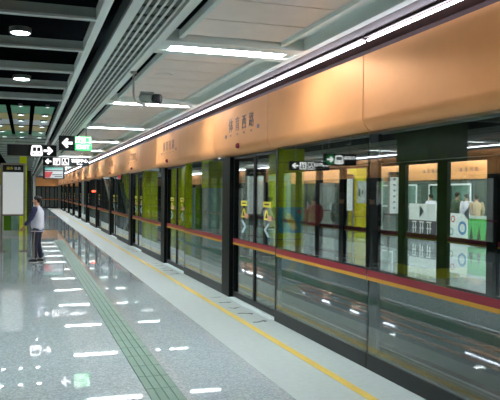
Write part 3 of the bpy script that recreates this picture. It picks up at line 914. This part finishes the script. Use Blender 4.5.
def person(label, loc, rot, h, top, sleeve, leg, pose, group=None, stripe=None, hair='hair', skin='skin', detail=True):
    """figure facing local +X, left side at +Y. pose: dict of joint offsets"""
    k = h / 1.7
    t = thing('person', label, 'person', loc, group); t.rotation_euler = (0, 0, rot); t.scale = (k, k, k)
    def J(n, d): return Vector(pose.get(n, d))
    hipL, hipR = J('hipL', (0, .085, .88)), J('hipR', (0, -.085, .88))
    kL, kR = J('kneeL', (.03, .09, .48)), J('kneeR', (.03, -.09, .48))
    aL, aR = J('ankL', (-.01, .09, .09)), J('ankR', (-.01, -.09, .09))
    sL, sR = J('shL', (0, .185, 1.375)), J('shR', (0, -.185, 1.375))
    eL, eR = J('elL', (-.02, .225, 1.12)), J('elR', (-.02, -.225, 1.12))
    wL, wR = J('wrL', (.05, .23, .88)), J('wrR', (.05, -.23, .88))
    # bare body: one continuous skinned figure with head, arms, hands and fingers
    V = [(0, 0, .93), (0, 0, 1.12), (0, 0, 1.32), (.0, 0, 1.43), (.015, 0, 1.49), (.03, 0, 1.56), (.035, 0, 1.63), (.025, 0, 1.68)]
    R = [(.10, .07), (.105, .075), (.115, .08), .06, .05, (.072, .085), (.073, .09), (.045, .055)]
    E = [(0, 1), (1, 2), (2, 3), (3, 4), (4, 5), (5, 6), (6, 7)]
    def chain(start, pts, rs):
        a = start
        for p, r in zip(pts, rs):
            V.append(tuple(p)); R.append(r); E.append((a, len(V) - 1)); a = len(V) - 1
        return a
    for (s, e, w, sg) in ((sL, eL, wL, 1), (sR, eR, wR, -1)):
        d = (w - e).normalized()
        a = chain(2, [s, e, w, w + d * .05, w + d * .09], [.05, .038, .026, (.022, .034), (.02, .036)])
        side = Vector((d.z, 0, -d.x)).normalized() if abs(d.y) < .9 else Vector((1, 0, 0))
        for q, (o_, ln) in enumerate(((-.027, .065), (-.009, .08), (.009, .085), (.027, .07))):
            b = w + d * .10 + side * o_
            chain(a, [b + d * ln * .5 + Vector((0, -sg * .006, 0)), b + d * ln + Vector((0, -sg * .022, 0))], [.0085, .007])
        b = w + d * .035 + side * .03
        chain(len(V) - 9 - 0 if False else a - 1, [b + side * .02 + d * .02, b + side * .03 + d * .055], [.010, .008])
    for (s, kn, an) in ((hipL, kL, aL), (hipR, kR, aR)):
        chain(0, [s, kn, an], [.055, .045, .034])
    skin_obj('body', V, E, R, skin, t)
    # face
    if detail:
        m = MB().m(skin).ball((.122, 0, 1.575), .018, .014, .026, 10); m.ball((.0, .083, 1.575), .02, .012, .032, 10); m.ball((.0, -.083, 1.575), .02, .012, .032, 10); m.ball((.075, 0, 1.51), .035, .045, .03, 10)
        put(m, 'face', t)
        m = MB().m('eye').ball((.105, .032, 1.60), .008, .013, .007, 8); m.ball((.105, -.032, 1.60), .008, .013, .007, 8); put(m, 'eyes', t)
        m = MB().m('lip').ball((.107, 0, 1.535), .008, .025, .008, 8); put(m, 'mouth', t)
    m = MB().m(hair).ball((.0, 0, 1.635), .108, .094, .085, 18)
    for v in m.bm.verts:
        if v.co.x > .055 and v.co.z < 1.64: v.co.x = .055 + (v.co.x - .055) * .2
        if v.co.x < .0 and v.co.z < 1.6: v.co.z -= .035 * min(1, -v.co.x / .05); v.co.x *= .93
    put(m, 'hair', t)
    # jacket
    TV = [(0, 0, .80), (0, 0, .98), (-.005, 0, 1.16), (-.005, 0, 1.30), (0, 0, 1.385), (.0, 0, 1.44)]
    TR = [(.185, .16), (.185, .16), (.19, .16), (.19, .155), (.13, .11), (.075, .075)]
    TE = [(0, 1), (1, 2), (2, 3), (3, 4), (4, 5)]
    n = len(TV)
    for s in (sL, sR):
        TV.append(tuple(s)); TR.append(.078); TE.append((3, len(TV) - 1))
    j = skin_obj('jacket', TV, TE, TR, top, t)
    for (s, e, w) in ((sL, eL, wL), (sR, eR, wR)):
        s0 = s + Vector((0, (-.05 if s.y > 0 else .05), .012))
        skin_obj('sleeve', [tuple(s0), tuple(s), tuple(s.lerp(e, .5)), tuple(e), tuple(e.lerp(w, .6)), tuple(e.lerp(w, .93))], [(0, 1), (1, 2), (2, 3), (3, 4), (4, 5)], [.08, .083, .074, .064, .055, .045], sleeve, j)
    if stripe:
        m = MB().m('navy_cloth'); ring(m, 0, 0, .150, .172, .765, .79); ring(m, 0, 0, .152, .174, .815, .83)
        m.m('white_cloth'); ring(m, 0, 0, .151, .173, .79, .815); put(m, 'hem', j)
        m = MB().m('white_cloth'); ring(m, .005, 0, .066, .064, 1.425, 1.455); put(m, 'collar', j)
    # trousers
    PV = [(0, 0, .95), (0, 0, .86)]; PR = [(.125, .1), (.125, .105)]; PE = [(0, 1)]
    for (s, kn, an) in ((hipL, kL, aL), (hipR, kR, aR)):
        a = 1
        for p, r in zip((s + Vector((0, 0, -.06)), s.lerp(kn, .5), kn, kn.lerp(an, .5), an + Vector((0, 0, .0))), (.096, .088, .074, .066, .062)):
            PV.append(tuple(p)); PR.append(r); PE.append((a, len(PV) - 1)); a = len(PV) - 1
    tr = skin_obj('trousers', PV, PE, PR, leg, t)
    if stripe:
        for (s, kn, an, sg) in ((hipL, kL, aL, 1), (hipR, kR, aR, -1)):
            m = MB().m('stripe_beige')
            pts = [s + Vector((-.005, sg * .088, -.05)), s.lerp(kn, .5) + Vector((0, sg * .078, 0)), kn + Vector((0, sg * .066, 0)), kn.lerp(an, .5) + Vector((0, sg * .058, 0)), an + Vector((0, sg * .054, .01))]
            m.tube(pts, .016, 8); put(m, 'side_stripe', tr)
    for an in (aL, aR):
        m = MB().m('shoe_black').tube([an + Vector((-.055, 0, -.05)), an + Vector((-.02, 0, -.045)), an + Vector((.06, 0, -.05)), an + Vector((.13, 0, -.058)), an + Vector((.165, 0, -.062))], [.028, .042, .042, .036, .018], 12)
        lo = an.z - .09
        for v in m.bm.verts: v.co.z = max(v.co.z, lo + .012)
        s_ = put(m, 'shoe', t)
        m = MB().m('shoe_sole').prism([(an.x - .085, an.y - .035), (an.x + .08, an.y - .042), (an.x + .17, an.y - .02), (an.x + .17, an.y + .02), (an.x + .08, an.y + .042), (an.x - .085, an.y + .035)], 2, lo + .0003, lo + .014)
        put(m, 'sole', s_)
    return t
def put(mb, name, parent):
    """link a mesh whose points are already in the figure's own frame"""
    bmesh.ops.recalc_face_normals(mb.bm, faces=mb.bm.faces[:])
    me = bpy.data.meshes.new(name); mb.bm.to_mesh(me); mb.bm.free()
    for q in mb.mats: me.materials.append(q)
    o = bpy.data.objects.new(name, me); COL.objects.link(o); o.parent = parent
    return o
def ring(m, cx, cy, rx, ry, z0, z1, n=24):
    A = []; 
    for z in (z0, z1): A.append([m.bm.verts.new((cx + rx * math.cos(2 * PI * i / n), cy + ry * math.sin(2 * PI * i / n), z)) for i in range(n)])
    for i in range(n): m._f([A[0][i], A[0][(i + 1) % n], A[1][(i + 1) % n], A[1][i]], True)

walk = dict(kneeL=(.03, .085, .48), ankL=(.03, .085, .09), kneeR=(.02, -.085, .48), ankR=(-.07, -.085, .09),
            elL=(.06, .235, 1.14), wrL=(.27, .20, .93), elR=(-.08, -.235, 1.13), wrR=(.06, -.24, .90))
person('boy in white tracksuit top with navy sleeves walking left across the platform', (.29, 17.06, 0), PI - .42, 1.58, 'white_cloth', 'navy_cloth', 'trouser_navy', walk, stripe=True)
stand = dict(elL=(-.03, .23, 1.13), wrL=(.07, .2, .92), elR=(-.03, -.23, 1.13), wrR=(.07, -.2, .92))
person('person in red jacket and dark trousers standing by the middle of the near platform', (-1.2, 17.2, 0), PI / 2, 1.66, 'red_cloth', 'red_cloth', 'black_cloth', stand, 'people seen in the glass', detail=False)
person('person in dark clothes standing beside the person in red', (-1.6, 16.3, 0), PI / 2 + .4, 1.72, 'black_cloth', 'black_cloth', 'black_cloth', stand, 'people seen in the glass', detail=False)
person('person in long black coat standing nearest the camera on the near platform', (-1.25, 14.0, 0), PI / 2 + .2, 1.74, 'black_cloth', 'black_cloth', 'black_cloth', stand, 'people seen in the glass', detail=False)
person('person in beige jacket seen from behind across the track', (15.3, 20.5, 0), PI / 2 - .5, 1.72, 'beige_cloth', 'beige_cloth', 'black_cloth', stand, 'people across the track', detail=False)
person('person in dark green jacket before the white train across the track', (16.4, 23.2, 0), .3, 1.8, 'olive_cloth', 'olive_cloth', 'black_cloth', stand, 'people across the track', detail=False)
person('person in white shirt before the white train across the track', (16.2, 22.3, 0), 1.4, 1.74, 'white_cloth', 'white_cloth', 'black_cloth', stand, 'people across the track', detail=False)
person('person in white shirt farther left before the train across the track', (16.3, 24.9, 0), PI / 2, 1.72, 'white_cloth', 'white_cloth', 'trouser_navy', stand, 'people across the track', detail=False)

# red signal far along
t = tag(MB().m('red_led').ball((3.12, 33.6, 1.72), .05, .05, .05, 10).obj('indicator_lamp'), 'small glowing red lamp far along the screen doors', 'lamp')

# ------------------------------------------------------------------ light, camera, look
w = bpy.data.worlds.new('world'); S.world = w; w.use_nodes = True
w.node_tree.nodes['Background'].inputs[0].default_value = (.6, .7, .7, 1); w.node_tree.nodes['Background'].inputs[1].default_value = .15

cam = bpy.data.cameras.new('camera'); co = bpy.data.objects.new('camera', cam); COL.objects.link(co)
F, psi, p, roll = 680., math.radians(18.314), math.radians(.5877), .009
cam.sensor_fit = 'HORIZONTAL'; cam.sensor_width = 36; cam.lens = F / 500 * 36; cam.clip_end = 300; cam.clip_start = .05
right = Vector((math.cos(psi), -math.sin(psi), 0)); fh = Vector((math.sin(psi), math.cos(psi), 0))
fwd = fh * math.cos(p) - Vector((0, 0, math.sin(p))); up = fh * math.sin(p) + Vector((0, 0, math.cos(p)))
r2 = math.cos(roll) * right + math.sin(roll) * up; u2 = -math.sin(roll) * right + math.cos(roll) * up
M = Matrix((r2, u2, -fwd)).transposed().to_4x4(); M.translation = (0, 0, 1.7)
co.matrix_world = M
S.camera = co
S.view_settings.view_transform = 'Standard'; S.view_settings.look = 'None'; S.view_settings.gamma = 1
S.view_settings.use_curve_mapping = False
S.view_settings.exposure = 1.3
S.cycles.transparent_max_bounces = 32
S.cycles.max_bounces = 10; S.cycles.glossy_bounces = 6; S.cycles.diffuse_bounces = 4
S.cycles.use_denoising = True
S.cycles.sample_clamp_indirect = 6
